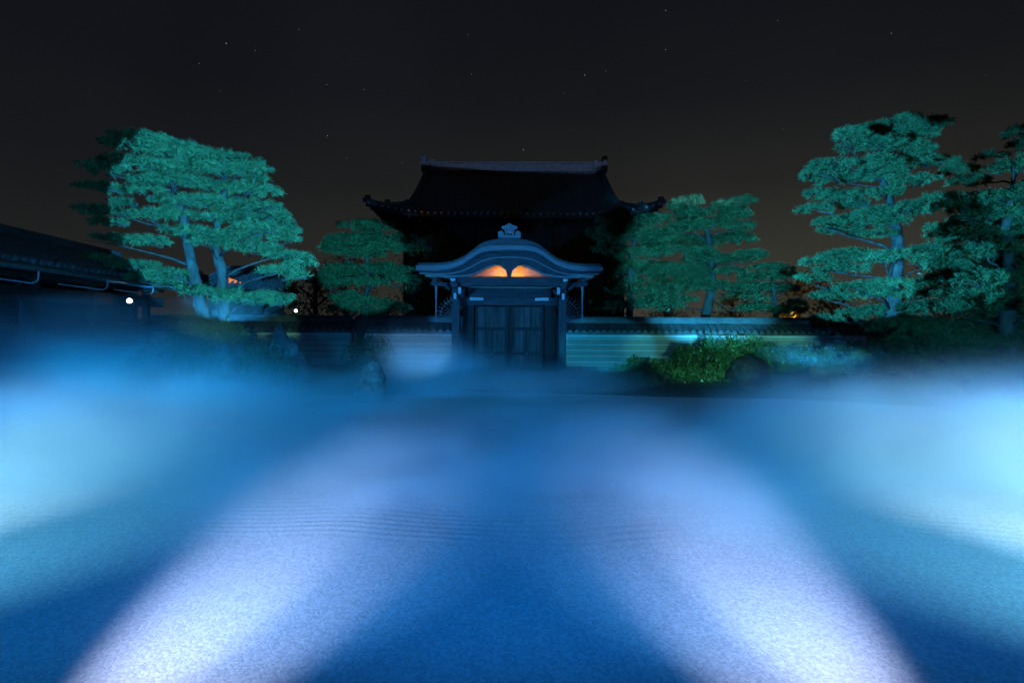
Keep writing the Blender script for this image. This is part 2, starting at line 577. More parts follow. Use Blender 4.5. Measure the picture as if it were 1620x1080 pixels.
def disc(mb, cx, cz, r, y0, y1, n=16, mat=0):
    vs = [(cx + r * math.cos(2 * math.pi * k / n), y, cz + r * math.sin(2 * math.pi * k / n)) for y in (y0, y1) for k in range(n)]
    fs = [tuple(range(n)), tuple(range(2 * n - 1, n - 1, -1))] + [(k, n + k, n + (k + 1) % n, (k + 1) % n) for k in range(n)]
    mb.add(vs, fs, mat)


mb.box((0, -1.24, 4.70), (0.74, 0.12, 0.09))
for sx in (-1, 1):
    disc(mb, sx * 0.28, 4.79, 0.10, -1.29, -1.19)
    disc(mb, sx * 0.20, 5.00, 0.062, -1.27, -1.21)
    mb.box((sx * 0.12, -1.24, 4.85), (0.06, 0.10, 0.22), rot=Matrix.Rotation(sx * 0.25, 3, 'Y'))
    disc(mb, sx * 0.10, 5.04, 0.055, -1.265, -1.205)
disc(mb, 0, 4.86, 0.085, -1.30, -1.18)
disc(mb, 0, 5.07, 0.075, -1.28, -1.2)
mb.box((0, -1.24, 4.97), (0.30, 0.07, 0.10))
mb.build('ridge_ornament', M['roofedge'], roof, bevel=0.008)
# hanging pendant in the gable
mb = MB()
pend = [(0, 3.34), (.05, 3.37), (.08, 3.46), (.11, 3.60), (.26, 3.72), (.36, 3.84), (.30, 3.90), (0, 3.93)]
vs, n = [], len(pend)
full = [(x, z) for x, z in pend] + [(-x, z) for x, z in pend[1:-1][::-1]]
for y in (-1.30, -1.256):
    vs += [(x, y, z) for x, z in full]
n = len(full)
mb.add(vs, [tuple(range(n))[::-1], tuple(range(n, 2 * n))] + [(k, n + k, n + (k + 1) % n, (k + 1) % n)[::-1] for k in range(n)])
for sx in (-1, 1):                                  # scrolls beside the pendant
    mb.tube([(sx * .32, -1.30, 3.80), (sx * .42, -1.31, 3.86), (sx * .50, -1.31, 3.83), (sx * .56, -1.31, 3.86)], [.02, .022, .018, .008], 6)
    mb.tube([(sx * .28, -1.30, 3.76), (sx * .38, -1.31, 3.79), (sx * .46, -1.31, 3.775)], [.018, .018, .006], 6)
mb.build('gable_pendant', M['wood'], gate)
# rainbow beam, frieze, lintel
mb = MB()
xbm = np.linspace(-1.95, 1.95, 41)
mb.extrude_y(([(x, 3.40 + 0.02 * (1 - (x / 1.95) ** 2)) for x in xbm], [(x, 3.07 + 0.05 * (1 - (x / 1.95) ** 2)) for x in xbm]), -1.0, -0.72)
for zz in (3.33, 3.16):
    mb.extrude_y(([(x, zz + 0.03 * (1 - (x / 1.95) ** 2)) for x in xbm], [(x, zz - 0.025 + 0.03 * (1 - (x / 1.95) ** 2)) for x in xbm]), -1.018, -1.003)
mb.build('rainbow_beam', M['beamwood'], gate, bevel=0.006)
mb = MB()
mb.box((0, -0.05, 2.93), (2.9, 0.06, 0.30))
rr = random.Random(3)
for k in range(46):                                 # carved leaves and waves
    cx = -1.38 + 2.76 * (k + .5) / 46 + rr.uniform(-.02, .02)
    cz = 2.93 + rr.uniform(-.10, .10)
    a0 = rr.uniform(0, 6.28)
    pts = [(cx + (.015 + .011 * i) * math.cos(a0 + i * .8), -0.10 - .01 * math.sin(i), cz + (.015 + .011 * i) * math.sin(a0 + i * .8) * .8) for i in range(7)]
    mb.tube(pts, [.010, .016, .02, .022, .02, .016, .008], 5)
mb.build('carved_frieze', M['beamwood'], gate)
mb = MB()
mb.box((0, -0.12, 2.62), (3.3, 0.22, 0.28))
lint = mb.build('lintel', M['beamwood'], gate, bevel=0.012)
for sx in (-1, 1):
    mb = MB()
    mb.box((sx * 1.13, -0.27, 2.70), (0.47, 0.07, 0.10))
    mb.build('painted_block', M['white'], lint, bevel=0.006)
# pillars
for sx in (-1, 1):
    mb = MB()
    mb.box((sx * 1.78, -0.85, 1.62), (0.26, 0.26, 2.86))
    mb.box((sx * 1.78, -0.85, 0.10), (0.46, 0.46, 0.18), mat=1)
    mb.build('pillar', [M['wood'], M['stone']], gate, bevel=0.015)
    mb = MB()
    mb.box((sx * 1.43, 0.05, 1.36), (0.40, 0.40, 2.40))
    mb.box((sx * 1.43, 0.05, 0.08), (0.56, 0.56, 0.14), mat=1)
    mb.build('main_pillar', [M['hallwood'], M['stone']], gate, bevel=0.02)  # darker wood paints in the shade on these recessed pillars
    mb = MB()
    mb.box((sx * 1.78, 1.15, 1.6), (0.24, 0.24, 2.9))
    mb.build('rear_pillar', M['wood'], gate, bevel=0.015)
    mb = MB()
    mb.bar((sx * 1.78, -0.7, 2.25), (sx * 1.78, 1.0, 2.25), 0.10, 0.2)
    mb.bar((sx * 1.78, -1.35, 3.10), (sx * 1.78, 1.3, 3.10), 0.16, 0.2)
    mb.build('tie_beam', M['beamwood'], gate)
    mb = MB()                                       # purlin that carries the eave, out at the side
    mb.bar((sx * 2.45, -1.1, 3.30), (sx * 2.45, 1.35, 3.30), 0.14, 0.16)
    mb.bar((sx * 1.9, -0.85, 3.12), (sx * 2.62, -0.85, 3.20), 0.12, 0.14)
    mb.build('eave_purlin', M['beamwood'], gate)
    for dx, z, w, h in ((1.83, 3.28, .14, .075), (1.75, 3.12, .10, .085), (1.61, 2.93, .085, .20), (1.76, 2.75, .075, .19)):
        mb = MB()
        mb.box((sx * dx, -1.10, z), (w, 0.42, h), mat=0)
        mb.box((sx * dx, -1.32, z), (w + .012, 0.018, h + .012), mat=1)
        mb.build('bracket_arm', [M['wood'], M['white']], gate)
    for pts in ([(sx * 1.66, -1.12, 2.80), (sx * 1.56, -1.18, 2.84), (sx * 1.48, -1.2, 2.95), (sx * 1.42, -1.2, 2.98)],
                [(sx * 1.95, -1.12, 3.00), (sx * 2.05, -1.18, 3.05), (sx * 2.12, -1.2, 3.15)]):
        mb = MB()
        mb.tube(pts, [.07, .06, .045, .015], 7)
        mb.build('carved_nosing', M['wood'], gate, smooth=True)
    mb = MB()                                       # thin hanging post below the eave
    mb.tube([(sx * 2.50, -0.5, 3.22), (sx * 2.50, -0.5, 3.05), (sx * 2.50, -0.5, 2.7), (sx * 2.50, -0.5, 2.02)], [.075, .045, .03, .022], 8)
    mb.build('eave_rod', M['roofedge'], gate)
    mb = MB()                                       # fan of wooden spikes between gate and wall
    hub = Vector((sx * 1.80, 0.2, 2.06))
    for k in range(9):
        a = R(8 + 80 * k / 8)
        e = hub + Vector((sx * math.cos(a), 0, math.sin(a))) * 0.82
        mb.bar(hub + (e - hub) * .12, e, 0.022, 0.022)
    arc = [hub + Vector((sx * math.cos(R(t)), -.015, math.sin(R(t)))) * 0.66 for t in range(4, 94, 6)]
    mb.tube(arc, 0.014, 6)
    mb.build('spike_fan', M['roofedge'], gate)
    # door leaf
    d = MB()
    x0, x1 = (0.012, 1.21) if sx > 0 else (-1.21, -0.012)
    np_ = 5
    for k in range(np_):
        a, b = x0 + (x1 - x0) * k / np_, x0 + (x1 - x0) * (k + 1) / np_
        d.box(((a + b) / 2, 0.10 + 0.010 * ((k * 7) % 3), 1.32), (b - a - 0.006, 0.05, 2.24))
    leaf = d.build('door', M['doorwood'], gate)
    fr = MB()
    for xx in (x0 + 0.055, x1 - 0.055):
        fr.box((xx, 0.04, 1.32), (0.11, 0.06, 2.28))
    fr.box(((x0 + x1) / 2, 0.055, 0.25), (0.975, 0.03, 0.16))
    for zz, hh in ((1.66, 0.11), (0.80, 0.09)):
        fr.box(((x0 + x1) / 2, 0.055, zz), (0.975, 0.06, hh))
    fr.box(((x0 + x1) / 2, 0.045, 1.23), (0.06, 0.03, 0.77))
    fr.build('door_frame', M['framewood'], leaf, bevel=0.006)
    for xx, zz, r_ in ((0.62, 0.80, .035), (1.10, 2.3, .03), (1.10, 0.35, .03)):
        h = MB()
        disc(h, sx * xx, zz, r_, -0.005, 0.038)
        h.build('door_boss', M['iron'], leaf)
mb = MB()
mb.box((0, 0.0, 0.14), (2.42, 0.30, 0.12))
mb.box((0, -0.5, 0.03), (3.6, 1.8, 0.06), mat=1)
mb.build('threshold', [M['wood'], M['stone']], gate)
# the lamp inside the gable, behind the beam: it lights the boards under the roof
bulb('gable_lamp', (GX - 0.30, GY - 0.50, 3.46), 12, WARM, 0.05)
bulb('gable_lamp', (GX + 0.30, GY - 0.50, 3.46), 12, WARM, 0.05)
mb = MB()                                            # the arched back panel of the gable
xg = np.linspace(-1.5, 1.5, 41)
zg = curve_interp(TOP, xg) - 0.33
mb.extrude_y(([(x, z) for x, z in zip(xg, zg)], [(x, 3.09) for x in xg]), -0.2, -0.13)
mb.box((0, -0.455, 3.14), (3.4, 0.526, 0.04))  # added plate below the lamps, keeps their light off the frieze
mb.build('gable_panel_baffle', M['ceiling'], gate)


# ------------------------------------------------------------------ garden walls
def garden_wall(label, x0, x1, y, white_stripes=5):
    w = thing('garden_wall', label, 'wall', ((x0 + x1) / 2, y, 0), 0, 'roofed walls beside the gate')
    L_ = x1 - x0
    mb = MB()
    mb.box((0, 0, 0.90), (L_, 0.30, 1.14))
    for k in range(white_stripes):
        zz = 0.50 + k * 0.205
        mb.box((0, -0.152, zz), (L_ - 0.01, 0.012, 0.026), mat=1)
    mb.box((0, -0.157, 1.425), (L_ - 0.01, 0.03, 0.095), mat=1)
    mb.build('plaster_panel', [M['plaster'], M['white']], w)
    mb = MB()
    n = max(1, int(L_ / 0.55))
    for k in range(n):
        a = -L_ / 2 + L_ * k / n
        mb.box((a + L_ / n / 2, -0.02, 0.16), (L_ / n - 0.02, 0.46, 0.32))
    mb.build('stone_base', M['stone'], w, bevel=0.02)
    mb = MB()
    for sy in (-1, 1):                              # roof slopes
        mb.add([(-L_ / 2, sy * .5, 1.56), (L_ / 2, sy * .5, 1.56), (L_ / 2, 0, 1.88), (-L_ / 2, 0, 1.88)], [(0, 1, 2, 3) if sy < 0 else (3, 2, 1, 0)])
        mb.add([(-L_ / 2, sy * .5, 1.50), (L_ / 2, sy * .5, 1.50), (L_ / 2, sy * .15, 1.50), (-L_ / 2, sy * .15, 1.50)], [(3, 2, 1, 0) if sy < 0 else (0, 1, 2, 3)])
        mb.add([(-L_ / 2, sy * .5, 1.50), (L_ / 2, sy * .5, 1.50), (L_ / 2, sy * .5, 1.56), (-L_ / 2, sy * .5, 1.56)], [(0, 1, 2, 3) if sy < 0 else (3, 2, 1, 0)])
    n = int(L_ / 0.235)
    for k in range(n):
        xx = -L_ / 2 + (k + .5) * L_ / n
        mb.tube([(xx, -0.545, 1.575), (xx, -0.40, 1.655), (xx, 0, 1.90)], [0.062, 0.055, 0.05], 8)
        disc(mb, xx, 1.572, 0.078, -0.57, -0.535, 12)
    roof = mb.build('tile_roof', M['tile'], w, smooth=False)
    mb = MB()
    mb.box((0, 0, 1.93), (L_, 0.24, 0.10))
    mb.box((0, 0, 2.00), (L_ , 0.20, 0.05))
    mb.tube([(-L_ / 2, 0, 2.05), (L_ / 2, 0, 2.05)], 0.07, 10)
    mb.build('ridge', M['tile'], roof)
    return w


garden_wall('cyan lit plaster wall with white stripes and tiled coping, between gate and leafy shrubs', GX + 2.0, 12.6, GY + 0.35)
garden_wall('short length of tiled plaster wall between the gate and the small pine', -5.6, GX - 2.0, GY + 0.35)
garden_wall('dark tiled wall running behind the two-trunked pine', -13.4, -5.9, GY + 0.9)


# ------------------------------------------------------------------ halls
def hall(root, hw_ridge, hw_mid, hw_eave, depth, z_ridge, z_eave, lift, nrib, z_base=0.0, wall_in=2.4):
    """A hip-and-gable tiled hall, its front towards -Y, centred on its Empty."""
    def surf(u, t, sgn):
        w = hw_ridge + (hw_mid - hw_ridge) * min(t / .66, 1.0)
        if t > .66:
            q = (t - .66) / .34
            w = hw_mid + (hw_eave - hw_mid) * q ** 0.9
        x = u * w
        z = z_ridge - (z_ridge - z_eave) * (1 - (1 - t) ** 1.55)
        if abs(x) > hw_ridge * .6:
            z += lift * ((abs(x) - hw_ridge * .6) / (hw_eave - hw_ridge * .6)) ** 2.2 * max(0, (t - .45) / .55)
        return Vector((x, sgn * depth * t, z))
    mb = MB()
    ts = [0, .08, .16, .25, .34, .43, .52, .6, .66, .74, .82, .9, 1.0]
    for sgn in (-1, 1):
        for j in range(nrib):                        # each column of tiles: a flat pan and a round cover
            us = [-1 + 2 * (j + q) / nrib for q in (0, .12, .30, .5, .70, .88, 1.0)]
            hs = [0, 0, .75, 1.0, .75, 0, 0]
            P = []
            for u, h in zip(us, hs):
                P.append([surf(u, t, sgn) + Vector((0, 0, 0.09 * h)) for t in ts])
            if sgn > 0:
                P = P[::-1]
            mb.grid(P)
    # side skirts and gables
    for sx in (-1, 1):
        rows = []
        for t in [.66, .74, .82, .9, 1.0]:
            rows.append([Vector((surf(sx, t, -1).x, y, surf(sx, t, -1).z - (lift * .55 * (1 - (y / (depth * t)) ** 2) * max(0, (t - .66) / .34)))) for y in np.linspace(-depth * t, depth * t, 13)])
        mb.grid(rows if sx < 0 else rows[::-1])
        g = [surf(sx * .985, t, -1) for t in ts[:9]] + [surf(sx * .985, t, 1) for t in ts[:9][::-1]]
        mb.add(g, [tuple(range(len(g)))])
    rf = mb.build('roof', M['tile'], root)
    mb = MB()
    for sgn in (-1, 1):                               # eave underside and fascia
        P = [[surf(u, 1.0, sgn) + Vector((0, -0.02 * sgn, -0.03)) for u in np.linspace(-1, 1, 31)],
             [surf(u, 1.0, sgn) + Vector((0, -0.02 * sgn, -0.28)) for u in np.linspace(-1, 1, 31)],
             [Vector((u * (hw_eave - wall_in), sgn * (depth - wall_in), z_eave - .1)) for u in np.linspace(-1, 1, 31)]]
        mb.grid(P)
    for k in range(int(hw_eave * 3)):                 # rafter ends
        u = -1 + 2 * (k + .5) / int(hw_eave * 3)
        p = surf(u, 1.0, -1)
        mb.bar(p + Vector((0, .1, -.36)), p + Vector((0, 2.0, -.12)), 0.10, 0.13)
    mb.build('eave', M['hallwood'], rf)
    mb = MB()                                         # ridge, gable ridges and corner ridges
    zr = z_ridge
    mb.box((0, 0, zr + .28), (2 * hw_ridge, .55, .62))
    mb.box((0, 0, zr + .66), (2 * hw_ridge + .3, .75, .13))
    for k in range(int(hw_ridge * 5)):
        xx = -hw_ridge + (k + .5) * 2 * hw_ridge / int(hw_ridge * 5)
        disc(mb, xx, zr + .10, .11, -.36, -.28, 10)
    for sx in (-1, 1):
        mb.box((sx * (hw_ridge + .02), 0, zr + .55), (.38, .95, 1.25))
        mb.box((sx * (hw_ridge - .75), -.35, zr + .35), (.35, .4, .9))
        for sgn in (-1, 1):
            mb.tube([surf(sx * .955, t, sgn) + Vector((0, 0, .22)) for t in ts[:9]], .20, 8)
            mb.tube([surf(sx * .995, t, sgn) + Vector((0, 0, .18)) for t in (.60, .66, .74, .82, .9, .97)], .19, 8)
            mb.tube([surf(sx * .985, t, sgn) + Vector((0, 0, .08)) for t in ts[:9]], .12, 8)
            e = surf(sx, .80, sgn)
            mb.box(e + Vector((0, 0, .34)), (.32, .32, .42))
            e = surf(sx, .98, sgn)
            mb.box(e + Vector((0, 0, .28)), (.34, .34, .50))
            e2 = surf(sx, 1.0, sgn)
            mb.box(e2 + Vector((sx * .05, 0, .14)), (.26, .26, .26))
    for k in range(int(hw_eave * 4.4)):               # round tile ends along the front eave
        u = -1 + 2 * (k + .5) / int(hw_eave * 4.4)
        p = surf(u, 1.0, -1)
        disc(mb, p.x, p.z + .03, .095, p.y - .05, p.y + .02, 10, 1)
    mb.build('ridge', [M['tile'], M['roofedge']], rf)
    mb = MB()
    bw, bd = hw_eave - wall_in, depth - wall_in
    mb.box((0, 0, (z_eave - .1 + z_base) / 2), (2 * bw - .4, 2 * bd - .4, z_eave - .1 - z_base))
    mb.build('wall', M['hallwood'], root)
    for k in range(7):
        mb = MB()
        xx = -bw + k * 2 * bw / 6
        mb.tube([(xx, -bd, z_base), (xx, -bd, z_eave - .1)], .26, 12)
        mb.build('pillar', M['hallwood'], root)
    mb = MB()
    for zz in (z_eave - .75, z_eave - 2.2):
        mb.box((0, -bd - .02, zz), (2 * bw, .2, .3))
    for k in range(26):                               # stepped bracket blocks under the eave
        xx = -bw + (k + .5) * 2 * bw / 26
        mb.box((xx, -bd - .45, z_eave - .32), (.22, .7, .2))
    mb.build('bracket_beam', M['hallwood'], root)


h1 = thing('temple_hall', 'large dark temple hall with upswept tiled roof rising behind the gate', 'temple hall', (0.12, 42.0, 0), 0)
hall(h1, 7.35, 8.15, 10.4, 6.2, 14.1, 9.35, .8, 58)
h2 = thing('temple_hall', 'black roof of a big hall sloping down at the photo edge above the covered corridor', 'temple hall', (-40.0, 29.0, 0), R(-6))
hall(h2, 9.5, 14.0, 18.0, 8.2, 6.7, 4.3, .4, 64)
spot('roof_flood', (6.0, 3.0, 0.7), (1.6, 42.0, 14.75), 27000, (0.28, 0.48, 1.0), 1.0, 0.4, 0.05, (17.0, 1.0, 1.0))
spot('roof_flood', (-9.0, 24.0, 0.5), (-4.0, 42.0, 14.6), 900, (1.0, 0.45, 0.22), 2.0, 0.7, 0.05, (5.0, 1.0, 1.0))

# ------------------------------------------------------------------ covered corridor on the left
cor = thing('covered_corridor', 'dark open-sided timber corridor with tiled eave and gutter along the left of the garden', 'corridor', (-10.45, 10.45, 0), math.atan(0.211))
Y0, Y1 = -5.5, 9.3
mb = MB()
mb.add([(0, Y0, 3.20), (0, Y1, 3.20), (-2.4, Y1, 4.15), (-2.4, Y0, 4.15)], [(0, 1, 2, 3)])
mb.add([(-4.8, Y0, 3.20), (-4.8, Y1, 3.20), (-2.4, Y1, 4.15), (-2.4, Y0, 4.15)], [(3, 2, 1, 0)])
mb.add([(-.03, Y0, 3.12), (-.03, Y1, 3.12), (-4.77, Y1, 3.12), (-4.77, Y0, 3.12)], [(3, 2, 1, 0)], 1)
n = int((Y1 - Y0) / 0.27)
for k in range(n):
    yy = Y0 + (k + .5) * (Y1 - Y0) / n
    mb.tube([(0.06, yy, 3.215), (-1.2, yy, 3.70), (-2.4, yy, 4.19)], .065, 6)
mb.tube([(-2.4, Y0, 4.3), (-2.4, Y1, 4.3)], .16, 8)
mb.box((-.02, (Y0 + Y1) / 2, 3.155), (.05, Y1 - Y0, .065))
croof = mb.build('roof', [M['tile'], M['hallwood']], cor)
mb = MB()
mb.tube([(.13, Y0, 3.10), (.13, Y1, 3.02)], .062, 8)
gut = mb.build('gutter', M['iron'], cor)
for yy in (-2.2, 0.9, 3.6, 6.2):
    mb = MB()
    mb.tube([(.13, yy, 3.03), (.13, yy, 2.86), (.10, yy, 2.79), (.02, yy - .05, 2.74), (-.2, yy - .2, 2.78), (-.75, yy - .5, 2.86)], .017, 6)
    mb.build('gutter_hook', M['roofedge'], gut)
mb = MB()
mb.box((-.9, (Y0 + Y1) / 2, 2.56), (.16, Y1 - Y0, .36))
mb.box((-.9, (Y0 + Y1) / 2, 3.0), (.16, Y1 - Y0, .12))
mb.build('head_beam', M['hallwood'], cor)
for yy in (-4.6, -0.9, 2.45, 4.85, 8.1):
    mb = MB()
    mb.box((-.9, yy, 1.6), (.20, .20, 2.9))
    mb.build('post', M['hallwood'], cor, bevel=0.01)
for yy in (1.0, 3.6, 6.4):
    mb = MB()
    mb.box((-3.7, yy, 1.6), (.14, .14, 2.9))
    mb.build('rear_post', M['wood'], cor)
mb = MB()
mb.box((-2.3, (Y0 + Y1) / 2, .95), (2.9, Y1 - Y0, .12))
mb.build('floor', M['wood'], cor)
mb = MB()
mb.box((-3.85, (Y0 + Y1) / 2, 1.75), (.06, Y1 - Y0, 1.4))
for zz in (1.5, 1.9, 2.2):
    mb.box((-3.80, (Y0 + Y1) / 2, zz), (.05, Y1 - Y0, .05))
mb.build('back_panel', M['hallwood'], cor)
mb = MB()
for zz in (1.35, 1.78):
    mb.box((-.9, (Y0 + Y1) / 2, zz), (.07, Y1 - Y0, .07))
mb.build('rail', M['wood'], cor)
spot('corridor_lamp', (-13.6, 19.5, 2.9), (-13.6, 13.5, 1.2), 150, BLUE, 55, 0.6, 0.05)
spot('corridor_flood', (-4.0, 2.0, 0.8), (-11.2, 13.5, 3.2), 1100, BLUE, 16, 0.6, 0.05)


# ------------------------------------------------------------------ small floodlights seen across the garden
def floodlight(label, p, aim, sc=1.0):
    t = thing('floodlight', label, 'floodlight', p, 0, 'lit floodlights facing the camera')
    d = (Vector(aim) - Vector(p)).normalized()
    mb = MB()
    mb.tube([-d * .16, -d * .12, -d * .02, d * .03], [.035, .06, .08, .085], 14)
    mb.build('housing', M['iron'], t)
    mb = MB()
    mb.tube([d * .031, d * .05, d * .062], [.075, .06, .02], 14)
    mb.build('lens', M['lens'], t, smooth=True)
    mb = MB()
    mb.tube([-d * .06 + Vector((.13, 0, 0)), -d * .06 + Vector((.13, 0, -.2)), -d * .06 + Vector((0, 0, -.25)), -d * .06 + Vector((-.13, 0, -.2)), -d * .06 + Vector((-.13, 0, 0))], .012, 6)
    mb.tube([-d * .06 + Vector((0, 0, -.25)), (0, .1, -.62)], .016, 6)
    mb.build('bracket', M['iron'], t)
    t.scale = (sc, sc, sc)
    return t


pa, pb = at(205, 475.5, 16.2), at(468, 491.5, 18.2)
floodlight('bright white floodlight by the corridor posts, bigger of the two lit lamps', pa, (-6, 6, 1.0))
floodlight('small white floodlight on the dark wall behind the standing stone, smaller of two lit lamps', pb, (-3, 6, 1.0), .68)
spot('floodlight_beam', pa + Vector((.1, -.25, 0)), (-6, 6, 0.6), 160, (0.12, 0.55, 1.0), 26, 0.8, 0.05)
spot('floodlight_beam', pb + Vector((.05, -.2, 0)), (-3, 6, 0.6), 120, (0.12, 0.55, 1.0), 26, 0.8, 0.05)


# ------------------------------------------------------------------ pines
def needle_pad(c, hx, hy, hz, dens=46.0, nl=0.17, nw=0.024, per=50):
    """One cloud of needle tufts: a flattened dome, fuller above than below; every tuft a burst of needles."""
    n = int(max(7, dens * (hx * hy + .6 * hz * (hx + hy))))
    a = rng.uniform(0, 2 * np.pi, n)
    rad = np.sqrt(rng.uniform(0, 1, n))
    lob = 1 + .16 * np.sin(3 * a + rng.uniform(0, 6)) + .10 * np.sin(5 * a + rng.uniform(0, 6))
    x, y = np.cos(a) * rad * lob, np.sin(a) * rad * lob
    dome = np.sqrt(np.clip(1 - (rad * .97) ** 2, 0, 1))
    z = np.where(rng.uniform(0, 1, n) < .8, dome * rng.uniform(.5, 1.15, n), dome * rng.uniform(-.25, .4, n))
    o = np.stack([x * hx, y * hy, z * hz], 1)
    out = np.stack([x / hx, y / hy, z / hz * .8], 1)
    out /= np.linalg.norm(out, axis=1, keepdims=True) + 1e-6
    base = out * .6 + np.array([0, 0, .8])
    base /= np.linalg.norm(base, axis=1, keepdims=True)
    d = rng.normal(0, 1, (n, per, 3))
    d /= np.linalg.norm(d, axis=2, keepdims=True)
    d = d + base[:, None, :] * .75
    d /= np.linalg.norm(d, axis=2, keepdims=True)
    size = rng.uniform(.75, 1.25, (n, 1, 1))
    ln = nl * size * rng.uniform(.8, 1.1, (n, per, 1))
    side = np.cross(d, rng.normal(0, 1, (n, per, 3)))
    side /= np.linalg.norm(side, axis=2, keepdims=True) + 1e-6
    p = o[:, None, :] + np.array(c)[None, None, :] + d * ln * .12
    T = np.stack([p - side * nw * .5, p + side * nw * .5, p + d * ln], 2)
    return T.reshape(-1, 3, 3)


def pine(label, Y, trunks, pads, depth=1.3, group='pruned pine trees', shade_back=True, base=None, limb_r=.018, dens=115.0, sc=1.0, zf=0.56):
    """trunks: lists of (px, py, radius m, dy); pads: (px, py, half width px, half height px[, dy])."""
    b0 = at(trunks[0][0][0], trunks[0][0][1], Y)
    root_z = 0.0 if base is None else base
    root = thing('pine_tree', label, 'tree', (b0.x, Y, root_z), 0, group)
    off = Vector((b0.x, Y, root_z))
    mb = MB()
    axis = []
    for tr in trunks:
        pts, rad = [], []
        for (px, py, r, dy) in tr:
            pts.append(at(px, py, Y + dy) - off)
            rad.append(r)
        # continue straight into the soil
        if pts[0].z > 0:
            foot = Vector((pts[0].x + (pts[0].x - pts[1].x) * .3, pts[0].y, -.05))
            pts.insert(0, foot)
            rad.insert(0, rad[0] * 1.15)
        fine, fr = [], []
        for i in range(len(pts) - 1):
            for q in range(5):
                t = q / 5
                p = pts[i].lerp(pts[i + 1], t)
                fine.append(p + Vector((rng.normal(0, .012), rng.normal(0, .012), 0)))
                fr.append((rad[i] * (1 - t) + rad[i + 1] * t) * (1 + rng.normal(0, .04)))
        fine.append(pts[-1]); fr.append(rad[-1])
        mb.tube(fine, fr, 10)
        axis += list(zip(fine, fr))
    tris = []
    lr = random.Random(len(pads))
    for i, pd in enumerate(pads):
        px, py, wx, wz = pd[:4]
        dy = pd[4] if len(pd) > 4 else depth * (-.75 + 1.1 * ((i * 0.618) % 1.0))
        c = at(px, py, Y + dy)
        k = (Y + dy) / F
        hx, hz = wx * k * .98, wz * k * zf
        hy = min(max(hx * .8, .35), 1.0)
        cl = c - off
        # split a wide pad into overlapping clumps
        m = max(1, int(round(hx / .55)))
        for j in range(m):
            ox = 0 if m == 1 else (-1 + 2 * j / (m - 1)) * (hx - .42)
            w = hx if m == 1 else .64
            cc = (cl.x + ox + rng.normal(0, .04), cl.y + rng.normal(0, .12), cl.z - hz * .25 + rng.normal(0, .05))
            tris.append(needle_pad(cc, w, hy * rng.uniform(.8, 1.05), hz * rng.uniform(.85, 1.15), dens, sc * .155, sc * .022))
        # limb from the nearest lower trunk point
        best = min(axis, key=lambda a: abs(a[0].z - (cl.z - .35 - .15 * abs(cl.x - a[0].x))) + .35 * (a[0] - cl).length)
        p0, r0 = best
        end = cl + Vector((0, 0, -hz * .35))
        mid = p0.lerp(end, .5) + Vector((lr.uniform(-.1, .1), lr.uniform(-.1, .1), lr.uniform(-.05, .16)))
        q1 = p0.lerp(mid, .5) + Vector((0, 0, lr.uniform(-.05, .08)))
        q2 = mid.lerp(end, .5) + Vector((0, 0, lr.uniform(-.08, .05)))
        r1 = min(r0 * .6, limb_r + .011 * (end - p0).length)
        if i % 2 == 0:
            mb.tube([p0, q1, mid, q2, end], [r1, r1 * .85, r1 * .65, r1 * .5, r1 * .3], 6)
        for s in range(3):                             # twigs spreading in the pad
            e2 = end + Vector((lr.uniform(-.8, .8) * hx, lr.uniform(-.6, .6) * hy, lr.uniform(.0, .5) * hz))
            mb.tube([q2, q2.lerp(e2, .5) + Vector((0, 0, .03)), e2], [r1 * .4, r1 * .28, r1 * .1], 5)
    mb.build('trunk', M['bark'], root, smooth=True)
    tri_mesh('crown', np.concatenate(tris), M['needles'], root)
    return root


left_pads = [
    (255, 222, 46, 12), (225, 240, 28, 12), (285, 244, 50, 14), (350, 248, 38, 12), (393, 264, 30, 14), (240, 262, 42, 13), (300, 268, 45, 13),
    (360, 275, 45, 13), (410, 284, 22, 10), (225, 285, 28, 14), (275, 290, 40, 13), (335, 297, 45, 12), (395, 302, 46, 12),
    (222, 306, 26, 13), (270, 315, 35, 11), (320, 318, 45, 13), (385, 322, 44, 12), (424, 326, 20, 10), (238, 344, 40, 15), (285, 345, 38, 15),
    (345, 342, 45, 13), (405, 346, 45, 13), (438, 340, 18, 10), (240, 383, 46, 12), (300, 372, 40, 14), (350, 370, 50, 13), (415, 366, 48, 13),
    (452, 380, 28, 11), (330, 386, 34, 9), (405, 396, 42, 13, -.3), (455, 402, 38, 15), (476, 418, 22, 12), (210, 420, 42, 14), (255, 428, 35, 13),
    (440, 430, 38, 13), (472, 438, 22, 12), (213, 446, 28, 9), (270, 447, 28, 15), (298, 456, 20, 11), (350, 468, 42, 12, -.9), (400, 474, 52, 14, -.9),
    (442, 480, 26, 11, -.8), (198, 211, 24, 9, .5), (180, 250, 32, 17, .4), (168, 275, 36, 16, .2), (166, 298, 38, 19, .2), (165, 332, 38, 18, .3), (172, 350, 30, 10, .5), (168, 383, 32, 11, .3), (155, 409, 30, 13, .2),
    (192, 230, 30, 12, .5), (195, 320, 20, 10, .3)]
pine('big pine with two bare trunks and wide layered crown beside the corridor', 15.0,
     [[(324, 512, .19, 0), (318, 485, .17, 0), (306, 430, .15, 0), (297, 390, .13, .1), (290, 340, .11, .1), (268, 280, .07, .1), (250, 228, .03, .1)],
      [(358, 512, .18, .25), (354, 480, .16, .25), (352, 430, .15, .25), (341, 392, .13, .2), (345, 345, .10, .2), (360, 290, .07, .2), (345, 250, .03, .2)]],
     left_pads, 1.5, base=0.5)
